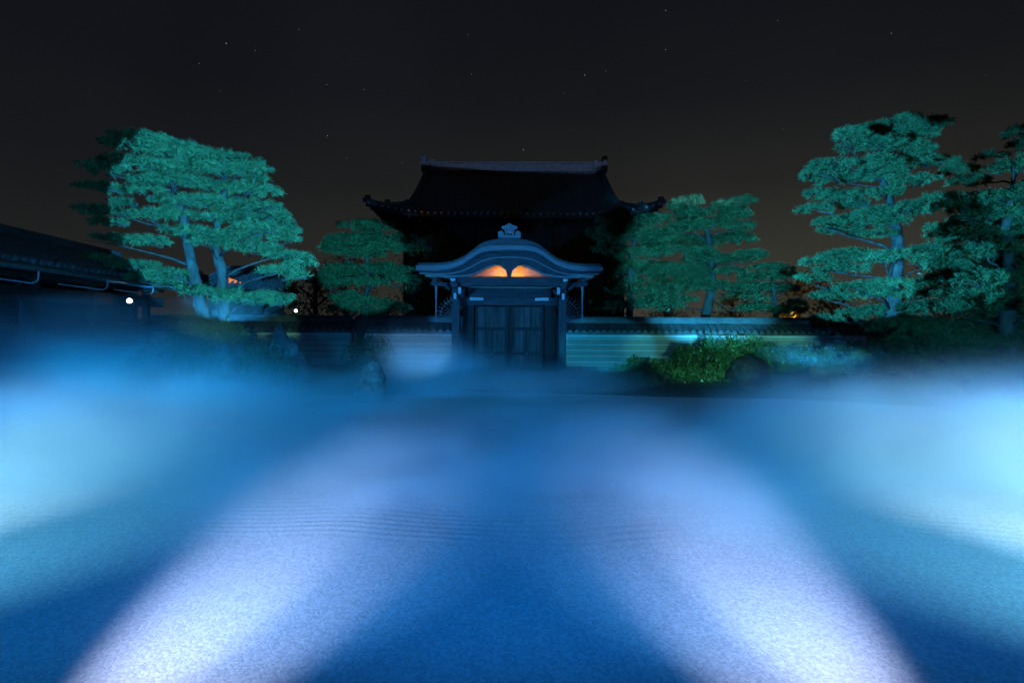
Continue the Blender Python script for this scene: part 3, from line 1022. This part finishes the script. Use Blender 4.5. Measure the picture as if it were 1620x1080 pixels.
pine('small round-headed pine just left of the gate, in front of the wall', 16.5,
     [[(570, 530, .12, 0), (574, 500, .11, 0), (584, 450, .09, 0), (580, 400, .07, 0), (584, 366, .03, 0)]],
     [(578, 362, 42, 10), (545, 382, 30, 16), (588, 382, 40, 17), (630, 384, 24, 20), (548, 405, 22, 9), (600, 398, 44, 9), (575, 426, 46, 13), (530, 432, 26, 14, .5), (620, 428, 34, 12),
      (632, 447, 24, 12), (590, 448, 36, 10), (555, 470, 30, 12), (590, 478, 38, 14), (630, 486, 26, 11), (548, 490, 28, 9), (592, 496, 24, 7), (510, 445, 26, 16, .9), (560, 395, 40, 20, .8), (585, 440, 50, 14, .8)],
     .9, base=0.6, zf=.9)
pine('flat-layered pine behind the wall, closest to the right side of the gate roof', 21.0,
     [[(997, 512, .15, 0), (996, 470, .13, 0), (998, 430, .11, 0), (1003, 390, .08, 0), (1005, 350, .03, 0)]],
     [(1005, 347, 48, 12), (968, 352, 26, 10), (1000, 373, 58, 12), (1030, 380, 34, 10), (990, 400, 60, 11), (1040, 402, 30, 10), (975, 420, 34, 9), (1018, 424, 42, 10), (1000, 444, 28, 9),
      (965, 462, 34, 10), (1022, 462, 38, 10), (960, 486, 32, 10), (1000, 484, 36, 9), (1042, 484, 34, 11), (985, 430, 60, 24, 1.0), (1000, 385, 50, 16, 1.0)], 1.1, zf=.9)
pine('tall pine behind the wall with pale bare trunk under a domed top', 21.5,
     [[(1114, 512, .22, 0), (1120, 485, .20, 0), (1128, 450, .16, 0), (1126, 410, .13, 0), (1120, 370, .12, 0), (1117, 345, .06, 0)]],
     [(1123, 324, 54, 10), (1085, 338, 28, 9), (1125, 341, 46, 10), (1165, 336, 22, 11), (1080, 365, 34, 11), (1110, 356, 36, 8), (1168, 360, 28, 12), (1172, 380, 26, 12), (1138, 412, 54, 12),
      (1106, 398, 26, 9, -.6), (1185, 408, 26, 9), (1076, 421, 34, 11), (1080, 398, 28, 10), (1150, 432, 26, 8), (1158, 455, 40, 12), (1070, 454, 38, 11), (1098, 443, 28, 9), (1178, 466, 22, 9), (1060, 474, 34, 9), (1120, 380, 54, 12, 1.1), (1075, 440, 40, 20, 1.1)], 1.2, zf=.9)
pine('low spreading pine behind the wall between the taller pines', 20.5,
     [[(1228, 512, .11, 0), (1226, 480, .10, 0), (1222, 450, .08, 0), (1222, 430, .03, 0)]],
     [(1220, 426, 34, 9), (1198, 440, 28, 10), (1238, 442, 30, 11), (1214, 458, 30, 10), (1246, 460, 26, 12), (1190, 472, 24, 8), (1228, 490, 38, 9), (1200, 486, 26, 7), (1262, 478, 18, 10)], .9, zf=.9)
right_pads = [
    (1335, 222, 30, 10), (1362, 236, 40, 12), (1395, 228, 34, 10), (1433, 240, 38, 12), (1320, 258, 34, 12), (1372, 258, 42, 12), (1440, 258, 32, 12), (1300, 272, 24, 10),
    (1335, 281, 46, 12), (1400, 276, 40, 11), (1458, 283, 22, 14), (1297, 307, 24, 12), (1345, 308, 42, 12), (1398, 304, 26, 11), (1430, 296, 26, 10), (1297, 330, 26, 13),
    (1343, 326, 36, 10), (1405, 337, 46, 12), (1440, 330, 24, 10), (1360, 354, 48, 11), (1306, 358, 24, 10), (1330, 368, 30, 8), (1392, 366, 36, 9),
    (1360, 405, 48, 12), (1297, 420, 34, 13), (1332, 424, 38, 11), (1400, 410, 26, 9), (1471, 398, 34, 13, -1.2), (1478, 416, 38, 12, -1.2), (1435, 452, 58, 14, -1.3), (1470, 466, 46, 12, -1.3), (1395, 462, 34, 10, -.8),
    (1316, 474, 36, 13), (1290, 448, 26, 11), (1352, 452, 30, 10), (1358, 496, 34, 14), (1310, 500, 26, 9), (1395, 490, 34, 12),
    (1429, 205, 46, 14, 1.3), (1400, 214, 50, 10, 1.2), (1462, 212, 26, 10, 1.3), (1480, 262, 30, 14, 1.3), (1505, 272, 30, 12, 1.4)]
pine('tallest bright pine on the right, leaning crown over a thick dark trunk', 16.0,
     [[(1405, 545, .24, 0), (1412, 480, .22, 0), (1420, 400, .18, 0), (1418, 365, .15, 0), (1405, 310, .11, 0), (1385, 260, .06, 0), (1400, 215, .03, .4)]],
     right_pads, 1.5, base=0.3, zf=.66)
far_pads = [
    (1603, 258, 24, 11), (1580, 272, 24, 9), (1599, 309, 30, 11), (1555, 312, 32, 8), (1518, 332, 44, 13), (1560, 340, 36, 12), (1605, 345, 36, 14), (1535, 364, 50, 14), (1590, 375, 46, 14),
    (1520, 392, 26, 10), (1560, 402, 48, 15), (1612, 408, 36, 14), (1582, 440, 52, 14), (1535, 444, 34, 11), (1540, 466, 44, 13), (1600, 474, 44, 14), (1575, 492, 48, 13), (1458, 494, 44, 12, .9), (1505, 490, 34, 11, .4),
    (1500, 420, 34, 13, .8), (1500, 448, 38, 13, .9), (1530, 420, 50, 14, 1.1), (1600, 430, 50, 14, 1.0), (1560, 470, 56, 14, 1.2), (1510, 480, 50, 14, 1.1), (1500, 360, 34, 12, .8), (1580, 320, 50, 13, 1.3), (1560, 380, 56, 14, 1.2), (1490, 320, 28, 11, 1.3), (1620, 500, 44, 14, .5), (1640, 250, 30, 14), (1640, 300, 34, 14), (1650, 360, 40, 18), (1650, 430, 40, 18), (1650, 490, 40, 18), (1610, 214, 22, 12, 2.4), (1618, 232, 26, 12, 2.3), (1573, 250, 22, 8, 1.2), (1545, 290, 30, 10, 1.2), (1560, 350, 60, 20, 1.4), (1570, 430, 60, 22, 1.4)]
pine('dark spreading pine at the right edge, lit only near its top', 13.0,
     [[(1600, 600, .20, 0), (1592, 520, .18, 0), (1598, 440, .15, 0), (1590, 360, .11, 0), (1600, 300, .06, 0), (1612, 256, .03, 0)]],
     far_pads, 1.2, base=0.2, zf=.9)
low_pads = [(1400, 520, 40, 12, .8), (1445, 512, 46, 12, .6), (1490, 522, 46, 13, .5), (1550, 512, 50, 13, .6), (1600, 520, 40, 14, .6), (1480, 545, 60, 15, .9), (1570, 552, 60, 15, .9), (1400, 560, 36, 12, .2), (1450, 585, 50, 12), (1540, 588, 56, 12), (1610, 592, 40, 12), (1458, 532, 50, 15), (1420, 545, 34, 13), (1500, 545, 44, 15), (1565, 535, 46, 15), (1610, 545, 40, 15), (1540, 562, 50, 14), (1470, 565, 46, 13), (1600, 575, 40, 14), (1430, 570, 36, 12), (1640, 560, 40, 16), (1510, 520, 40, 10)]
pine('low creeping pine in deep shade below the right-edge pine', 13.4,
     [[(1530, 600, .13, 0), (1520, 570, .11, 0), (1530, 540, .07, 0), (1540, 522, .03, 0)]], low_pads, 1.0, base=0.2, zf=.9)


# ------------------------------------------------------------------ trees beyond the wall, seen against the sky
def wood_tree(label, px, py_top, half, Y, hue):
    top = at(px, py_top, Y)
    root = thing('background_tree', label, 'tree', (top.x, Y, 0), 0, 'dark trees beyond the wall')
    h = top.z
    w = half * Y / F
    mb = MB()
    mb.tube([(0, 0, -.05), (.05, 0, h * .3), (-.05, .05, h * .6), (0, 0, h * .92)], [.2, .16, .11, .03], 8)
    for k in range(7):
        a = k * 2.4
        z0 = h * (.35 + .07 * k)
        mb.tube([(0, 0, z0), (w * .4 * math.cos(a), w * .4 * math.sin(a), z0 + .5), (w * .7 * math.cos(a), w * .7 * math.sin(a), z0 + .8)], [.07, .045, .015], 6)
    mb.build('trunk', M['bark'], root)
    n = 46
    tris = []
    for k in range(n):
        t = rng.uniform(.28, 1.0)
        env = w * math.sin(math.pi * min(1, (1.08 - t) / .85) * .62 + .1)
        a = rng.uniform(0, 6.28)
        r = env * math.sqrt(rng.uniform(.05, 1))
        c = (r * math.cos(a), r * math.sin(a), h * t - .15)
        m = 42
        o = np.array(c) + rng.normal(0, 1, (m, 3)) * np.array([.34, .34, .22])
        d = rng.normal(0, 1, (m, 2, 3))
        d /= np.linalg.norm(d, axis=2, keepdims=True)
        s_ = rng.uniform(.07, .14, (m, 1))
        tris.append(np.stack([o, o + d[:, 0] * s_, o + d[:, 1] * s_], 1))
    tri_mesh('crown', np.concatenate(tris), hue, root)
    return root


wood_tree('bushy dark tree between the two-trunked pine and the small pine', 500, 415, 60, 23.0, M['leaves'])
wood_tree('dim tree seen under the hall eave to the left of the gate roof', 685, 370, 72, 26.0, M['leaves'])
wood_tree('dim tree seen under the hall eave to the right of the gate roof', 918, 365, 80, 27.0, M['leaves'])
wood_tree('tree lit orange from below behind the low spreading pine', 1262, 425, 60, 25.0, M['leaves'])
wood_tree('tree lit orange from below behind the tallest right pine', 1500, 400, 70, 22.0, M['leaves'])
for px_, top_, half_, Y_, lab_ in (
        (548, 402, 46, 27.0, 'dark tree filling the gap behind the small round-headed pine'),
        (655, 425, 40, 25.0, 'low dark tree under the left eave tip of the big hall'),
        (955, 430, 44, 26.0, 'low dark tree just right of the gate roof tip'),
        (1055, 458, 46, 27.5, 'low dark bush-like tree between the two domed pines behind the wall'),
        (1160, 462, 46, 28.0, 'low dark tree right of the pale bare pine trunk behind the wall'),
        (1320, 452, 46, 26.0, 'low dark tree behind the left lower boughs of the tallest right pine'),
        (1420, 440, 50, 25.0, 'dark tree behind the thick trunk of the tallest right pine'),
        (1575, 330, 70, 20.0, 'tall dark tree behind the pine at the right edge')):
    wood_tree(lab_, px_, top_, half_, Y_, M['leaves'])
bulb('lantern_bulb', at(1255, 500, 24.0), 30, WARM, .1)
bulb('lantern_bulb', at(1500, 440, 19.5), 40, WARM, .1)
bulb('lantern_bulb', at(1210, 480, 24.0), 25, WARM, .1)


# a small tea house behind the left pine: its lamp-lit gable is a plank that glows itself
th = thing('garden_pavilion', 'little tiled pavilion hidden behind the two-trunked pine, its lit gable plank done as orange glow', 'pavilion', tuple(at(372, 500, 24.0) * Vector((1, 1, 0)) if False else (at(372, 500, 24.0).x, 24.0, 0)))
mb = MB()
mb.box((0, 1.2, 1.7), (2.6, 2.2, 3.4))
mb.build('wall', M['hallwood'], th)
mb = MB()
mb.add([(-2.0, -.4, 3.3), (2.0, -.4, 3.3), (1.2, 1.2, 4.5), (-1.2, 1.2, 4.5), (-2.0, 2.8, 3.3), (2.0, 2.8, 3.3)], [(0, 1, 2, 3), (5, 4, 3, 2), (0, 3, 4), (1, 5, 2), (0, 4, 5, 1)])
for k in range(14):
    u = -1 + 2 * (k + .5) / 14
    mb.tube([(2.0 * u, -.44, 3.34), (1.2 * u, 1.2, 4.54)], .06, 6)
mb.build('roof', M['tile'], th)
mb = MB()
vs = []
mb.box((-.1, .06, 3.86 - .2), (.66, .04, .26), rot=Matrix.Rotation(.35, 3, 'Y'))
mb.build('glowing_plank', M['plank_glow'], th)


# ------------------------------------------------------------------ shrubs
def shrub(label, px, py_top, half, Y, ry=.8, base=0.0, n=2600, leaf=.055, lumps=9):
    top = at(px, py_top, Y)
    w = half * Y / F
    h = max(.35, top.z - base)
    root = thing('azalea_shrub', label, 'shrub', (top.x, Y, base), 0, 'clipped leafy shrubs')
    T = []
    B = MB()
    for k in range(lumps):
        u = -1 + 2 * (k + .5) / lumps
        cx = u * w * .82
        cyy = rng.uniform(-.45, .35) * ry
        rh = h * (1 - .35 * u * u) * rng.uniform(.82, 1.0)
        rw = max(.28, w / lumps * 1.9)
        m = n // lumps
        a = rng.uniform(0, 6.283, m)
        ct = rng.uniform(-.1, 1, m)
        st = np.sqrt(1 - ct ** 2)
        nrm = np.stack([np.cos(a) * st, np.sin(a) * st, ct], 1)
        o = nrm * np.array([rw, ry * .7, rh]) * rng.uniform(.8, 1.04, (m, 1)) + np.array([cx, cyy, 0])
        o[:, 2] = np.maximum(o[:, 2], .02)
        d = nrm * .6 + rng.normal(0, .6, (m, 3)) + np.array([0, 0, .35])
        d /= np.linalg.norm(d, axis=1, keepdims=True)
        sd = np.cross(d, rng.normal(0, 1, (m, 3)))
        sd /= np.linalg.norm(sd, axis=1, keepdims=True)
        l = leaf * rng.uniform(.7, 1.3, (m, 1))
        T.append(np.stack([o, o + d * l + sd * l * .45, o + d * l * 1.9], 1))
        T.append(np.stack([o, o + d * l * 1.9, o + d * l - sd * l * .45], 1))
        for q in range(4):
            e = Vector((cx + rng.uniform(-.6, .6) * rw, cyy + rng.uniform(-.4, .4) * ry, rh * rng.uniform(.5, .85)))
            B.tube([(cx, cyy, -.03), e * .5 + Vector((cx * .5, cyy * .5, 0)), e], [.02, .014, .006], 5)
    B.build('stem', M['bark'], root)
    tri_mesh('foliage', np.concatenate(T), M['leaves'], root)


shrub('broad bright green shrub in front of the right wall, taller one behind the dark rock', 1160, 527, 105, 16.2, 1.0, 0.2, 9000, .05, 11)
shrub('low green shrub in front of the striped wall, nearest the gate', 1020, 560, 58, 15.4, .8, 0.0, 3600, .05, 7)
shrub('lower green shrub spreading right of the dark rock', 1275, 545, 72, 15.6, .8, 0.0, 4800, .05, 8)
shrub('dark shrub at the right end of the wall, in shade', 1350, 530, 60, 15.4, .8, 0.1, 3600, .055, 7)
shrub('low front shrub left of the dark rock', 1105, 572, 45, 14.8, .6, 0.0, 2600, .045, 6)
shrub('bright leafy shrub at the foot of the two-trunked pine, above the mist', 370, 504, 42, 13.6, .7, 0.4, 3200, .055, 7)
shrub('darker shrub beside the pine trunks, nearest the corridor', 305, 502, 34, 14.2, .6, 0.4, 2200, .055, 6)
shrub('wide shrub half sunk in the mist below the two-trunked pine', 270, 528, 75, 12.4, .7, 0.2, 4200, .05, 8)
shrub('shrub sunk in the mist between two standing stones', 415, 538, 55, 12.4, .6, 0.1, 3000, .05, 7)
shrub('tiny low shrub below the small pine', 585, 524, 38, 15.6, .5, 0.5, 1500, .045, 6)
spot('shrub_lamp', (-5.0, 4.0, 2.5), at(366, 508, 13.6), 1700, (0.25, 0.85, 0.55), 4.2, 0.6, 0.03)


# ------------------------------------------------------------------ rocks
def rock(label, px, py_top, half, Y, seed, lean=0.0, pointy=1.0, base=0.0, m='stone'):
    top = at(px, py_top, Y)
    w = half * Y / F
    h = top.z - base
    r = random.Random(seed)
    N_, K = 14, 20
    ph = [r.uniform(0, 6.28) for _ in range(8)]
    P = []
    for i in range(N_ + 1):
        t = i / N_
        row = []
        for k in range(K):
            a = 2 * math.pi * k / K
            prof = (1 - t ** (2.2 * pointy)) ** .55 if t < 1 else 0.0
            rr_ = 1 + .16 * math.sin(2 * a + ph[0] + 2 * t) + .10 * math.sin(4 * a + ph[1] - 3 * t) + .08 * math.sin(7 * a + ph[2] + 6 * t) + r.uniform(-.13, .13)
            row.append((lean * t * w + w * prof * rr_ * math.cos(a), w * .8 * prof * rr_ * math.sin(a), -.05 + (h + .05) * t + (r.uniform(-.03, .03) * h if 0 < t < 1 else 0)))
        P.append(row)
    mb = MB()
    vs = [p for row in P for p in row]
    fs = []
    for i in range(N_):
        for k in range(K):
            fs.append((i * K + k, i * K + (k + 1) % K, (i + 1) * K + (k + 1) % K, (i + 1) * K + k))
    mb.add(vs, fs)
    o = mb.build('garden_rock', M[m], smooth=True)
    o.location = (top.x, Y, base)
    return tag(o, label, 'rock', 'rocks standing in the garden')


rock('pale-topped upright rock standing alone in the mist left of the gate', 588, 568, 21, 12.3, 1, .1, 1.0)
rock('rounded standing stone below the small white floodlight', 443, 511, 15, 13.4, 2, 0, 1.6, .1)
rock('broad rock half sunk in mist at the foot of the standing stone', 462, 532, 24, 13.0, 3, 0, 1.0)
rock('faint rock deep in the mist left of the standing stones', 353, 545, 26, 12.0, 4, .1, 1.0)
rock('dark flat-topped rock in front of the green shrubs', 1183, 562, 33, 14.2, 5, .05, 2.4, 0, 'darkstone')
rock('low dark rock at the right end of the green shrubs', 1290, 578, 22, 13.8, 6, 0, 1.4, 0, 'darkstone')


# ------------------------------------------------------------------ ground mist: a volume made from soft banks
def fog_material():
    m = bpy.data.materials.new('ground_mist')
    m.use_nodes = True
    nt = m.node_tree
    nt.nodes.clear()
    out = nt.nodes.new('ShaderNodeOutputMaterial')
    pv = nt.nodes.new('ShaderNodeVolumePrincipled')
    pv.inputs['Color'].default_value = (0.62, 0.90, 1.0, 1)
    pv.inputs['Density'].default_value = 1.0
    pv.inputs['Density Attribute'].default_value = 'density'
    pv.inputs['Anisotropy'].default_value = -0.2
    nt.links.new(pv.outputs[0], out.inputs['Volume'])
    return m


# centre x, y, half sizes x, y, height, density
BANKS = [
    # front bank over the gravel
    (-7.4, 7.6, 2.8, 1.7, 0.62, 2.2), (-3.9, 7.2, 2.0, 1.4, 0.36, 1.5), (-0.6, 6.8, 2.4, 1.2, 0.26, 1.6), (3.0, 7.0, 2.2, 1.4, 0.46, 2.0),
    (6.2, 7.0, 2.0, 1.5, 0.72, 2.6), (9.2, 6.2, 1.8, 1.5, 0.42, 1.6),
    # rear bank, lying at the left and in front of the gate
    (-9.5, 11.5, 2.6, 1.8, 1.30, 1.6), (-7.0, 11.0, 1.6, 1.2, 0.66, 1.3), (-5.0, 11.4, 1.3, 1.0, 0.46, 1.4), (-2.4, 14.0, 1.2, 0.9, 0.90, 2.2),
    (-0.3, 14.6, 1.7, 1.0, 0.45, 1.8), (2.0, 14.4, 1.4, 0.9, 0.42, 1.3),
    (-3.1, 11.0, 1.0, .6, .30, 1.2),
    (-8.4, 9.4, .9, .7, 1.10, 1.3), (-5.6, 10.2, .9, .7, .80, 1.2), (-4.0, 13.2, .8, .6, .95, 1.1), (0.9, 13.0, .9, .6, .52, 1.1), (7.7, 8.3, .9, .7, .95, 1.7), (4.7, 8.0, .7, .6, .72, 1.3),
    # thin veil over the near gravel
    (0.0, 7.2, 12.0, 2.6, 0.34, 0.40),
]


def fog_group():
    ng = bpy.data.node_groups.new('mist_banks', 'GeometryNodeTree')
    ng.interface.new_socket('Geometry', in_out='INPUT', socket_type='NodeSocketGeometry')
    ng.interface.new_socket('Geometry', in_out='OUTPUT', socket_type='NodeSocketGeometry')
    N, L = ng.nodes, ng.links
    out = N.new('NodeGroupOutput')
    pos = N.new('GeometryNodeInputPosition')

    def m(op, a, b=None):
        n = N.new('ShaderNodeMath')
        n.operation = op
        for i, v in enumerate((a, b)):
            if v is None:
                continue
            if isinstance(v, (int, float)):
                n.inputs[i].default_value = v
            else:
                L.new(v, n.inputs[i])
        return n.outputs[0]
    nz = N.new('ShaderNodeTexNoise')
    nz.inputs['Scale'].default_value = 0.55
    nz.inputs['Detail'].default_value = 4.0
    nz.inputs['Distortion'].default_value = 0.6
    st = N.new('ShaderNodeVectorMath'); st.operation = 'MULTIPLY'
    st.inputs[1].default_value = (1.0, 1.3, 1.6)
    L.new(pos.outputs[0], st.inputs[0])
    L.new(st.outputs[0], nz.inputs['Vector'])
    total = None
    for cx, cyy, sx, sy, sz, dn in BANKS:
        s = N.new('ShaderNodeVectorMath'); s.operation = 'SUBTRACT'
        s.inputs[1].default_value = (cx, cyy, 0)
        L.new(pos.outputs[0], s.inputs[0])
        d = N.new('ShaderNodeVectorMath'); d.operation = 'DIVIDE'
        d.inputs[1].default_value = (sx, sy, sz)
        L.new(s.outputs[0], d.inputs[0])
        q = N.new('ShaderNodeVectorMath'); q.operation = 'DOT_PRODUCT'
        L.new(d.outputs[0], q.inputs[0])
        L.new(d.outputs[0], q.inputs[1])
        g = m('MULTIPLY', m('EXPONENT', m('MULTIPLY', q.outputs['Value'], -1.0)), dn)
        total = g if total is None else m('ADD', total, g)
    k = N.new('ShaderNodeMapRange')
    k.inputs['From Min'].default_value = 0.35
    k.inputs['From Max'].default_value = 0.65
    k.inputs['To Min'].default_value = 0.18
    k.inputs['To Max'].default_value = 1.8
    L.new(nz.outputs[0], k.inputs['Value'])
    dens = m('MAXIMUM', m('SUBTRACT', m('MULTIPLY', total, k.outputs[0]), 0.006), 0.0)
    vc = N.new('GeometryNodeVolumeCube')
    L.new(dens, vc.inputs['Density'])
    vc.inputs['Background'].default_value = 0.0
    vc.inputs['Min'].default_value = (-12.0, 2.8, 0.0)
    vc.inputs['Max'].default_value = (12.0, 16.6, 2.4)
    vc.inputs['Resolution X'].default_value = 120
    vc.inputs['Resolution Y'].default_value = 90
    vc.inputs['Resolution Z'].default_value = 26
    sm = N.new('GeometryNodeSetMaterial')
    sm.inputs['Material'].default_value = M['mist']
    L.new(vc.outputs[0], sm.inputs['Geometry'])
    L.new(sm.outputs[0], out.inputs[0])
    return ng


M['mist'] = fog_material()
mb = MB()
mb.box((0, 9.7, 1.2), (24.0, 13.8, 2.38))
mist = mb.build('mist', M['mist'])
structure(mist, 'stuff')
gm = mist.modifiers.new('banks', 'NODES')
gm.node_group = fog_group()
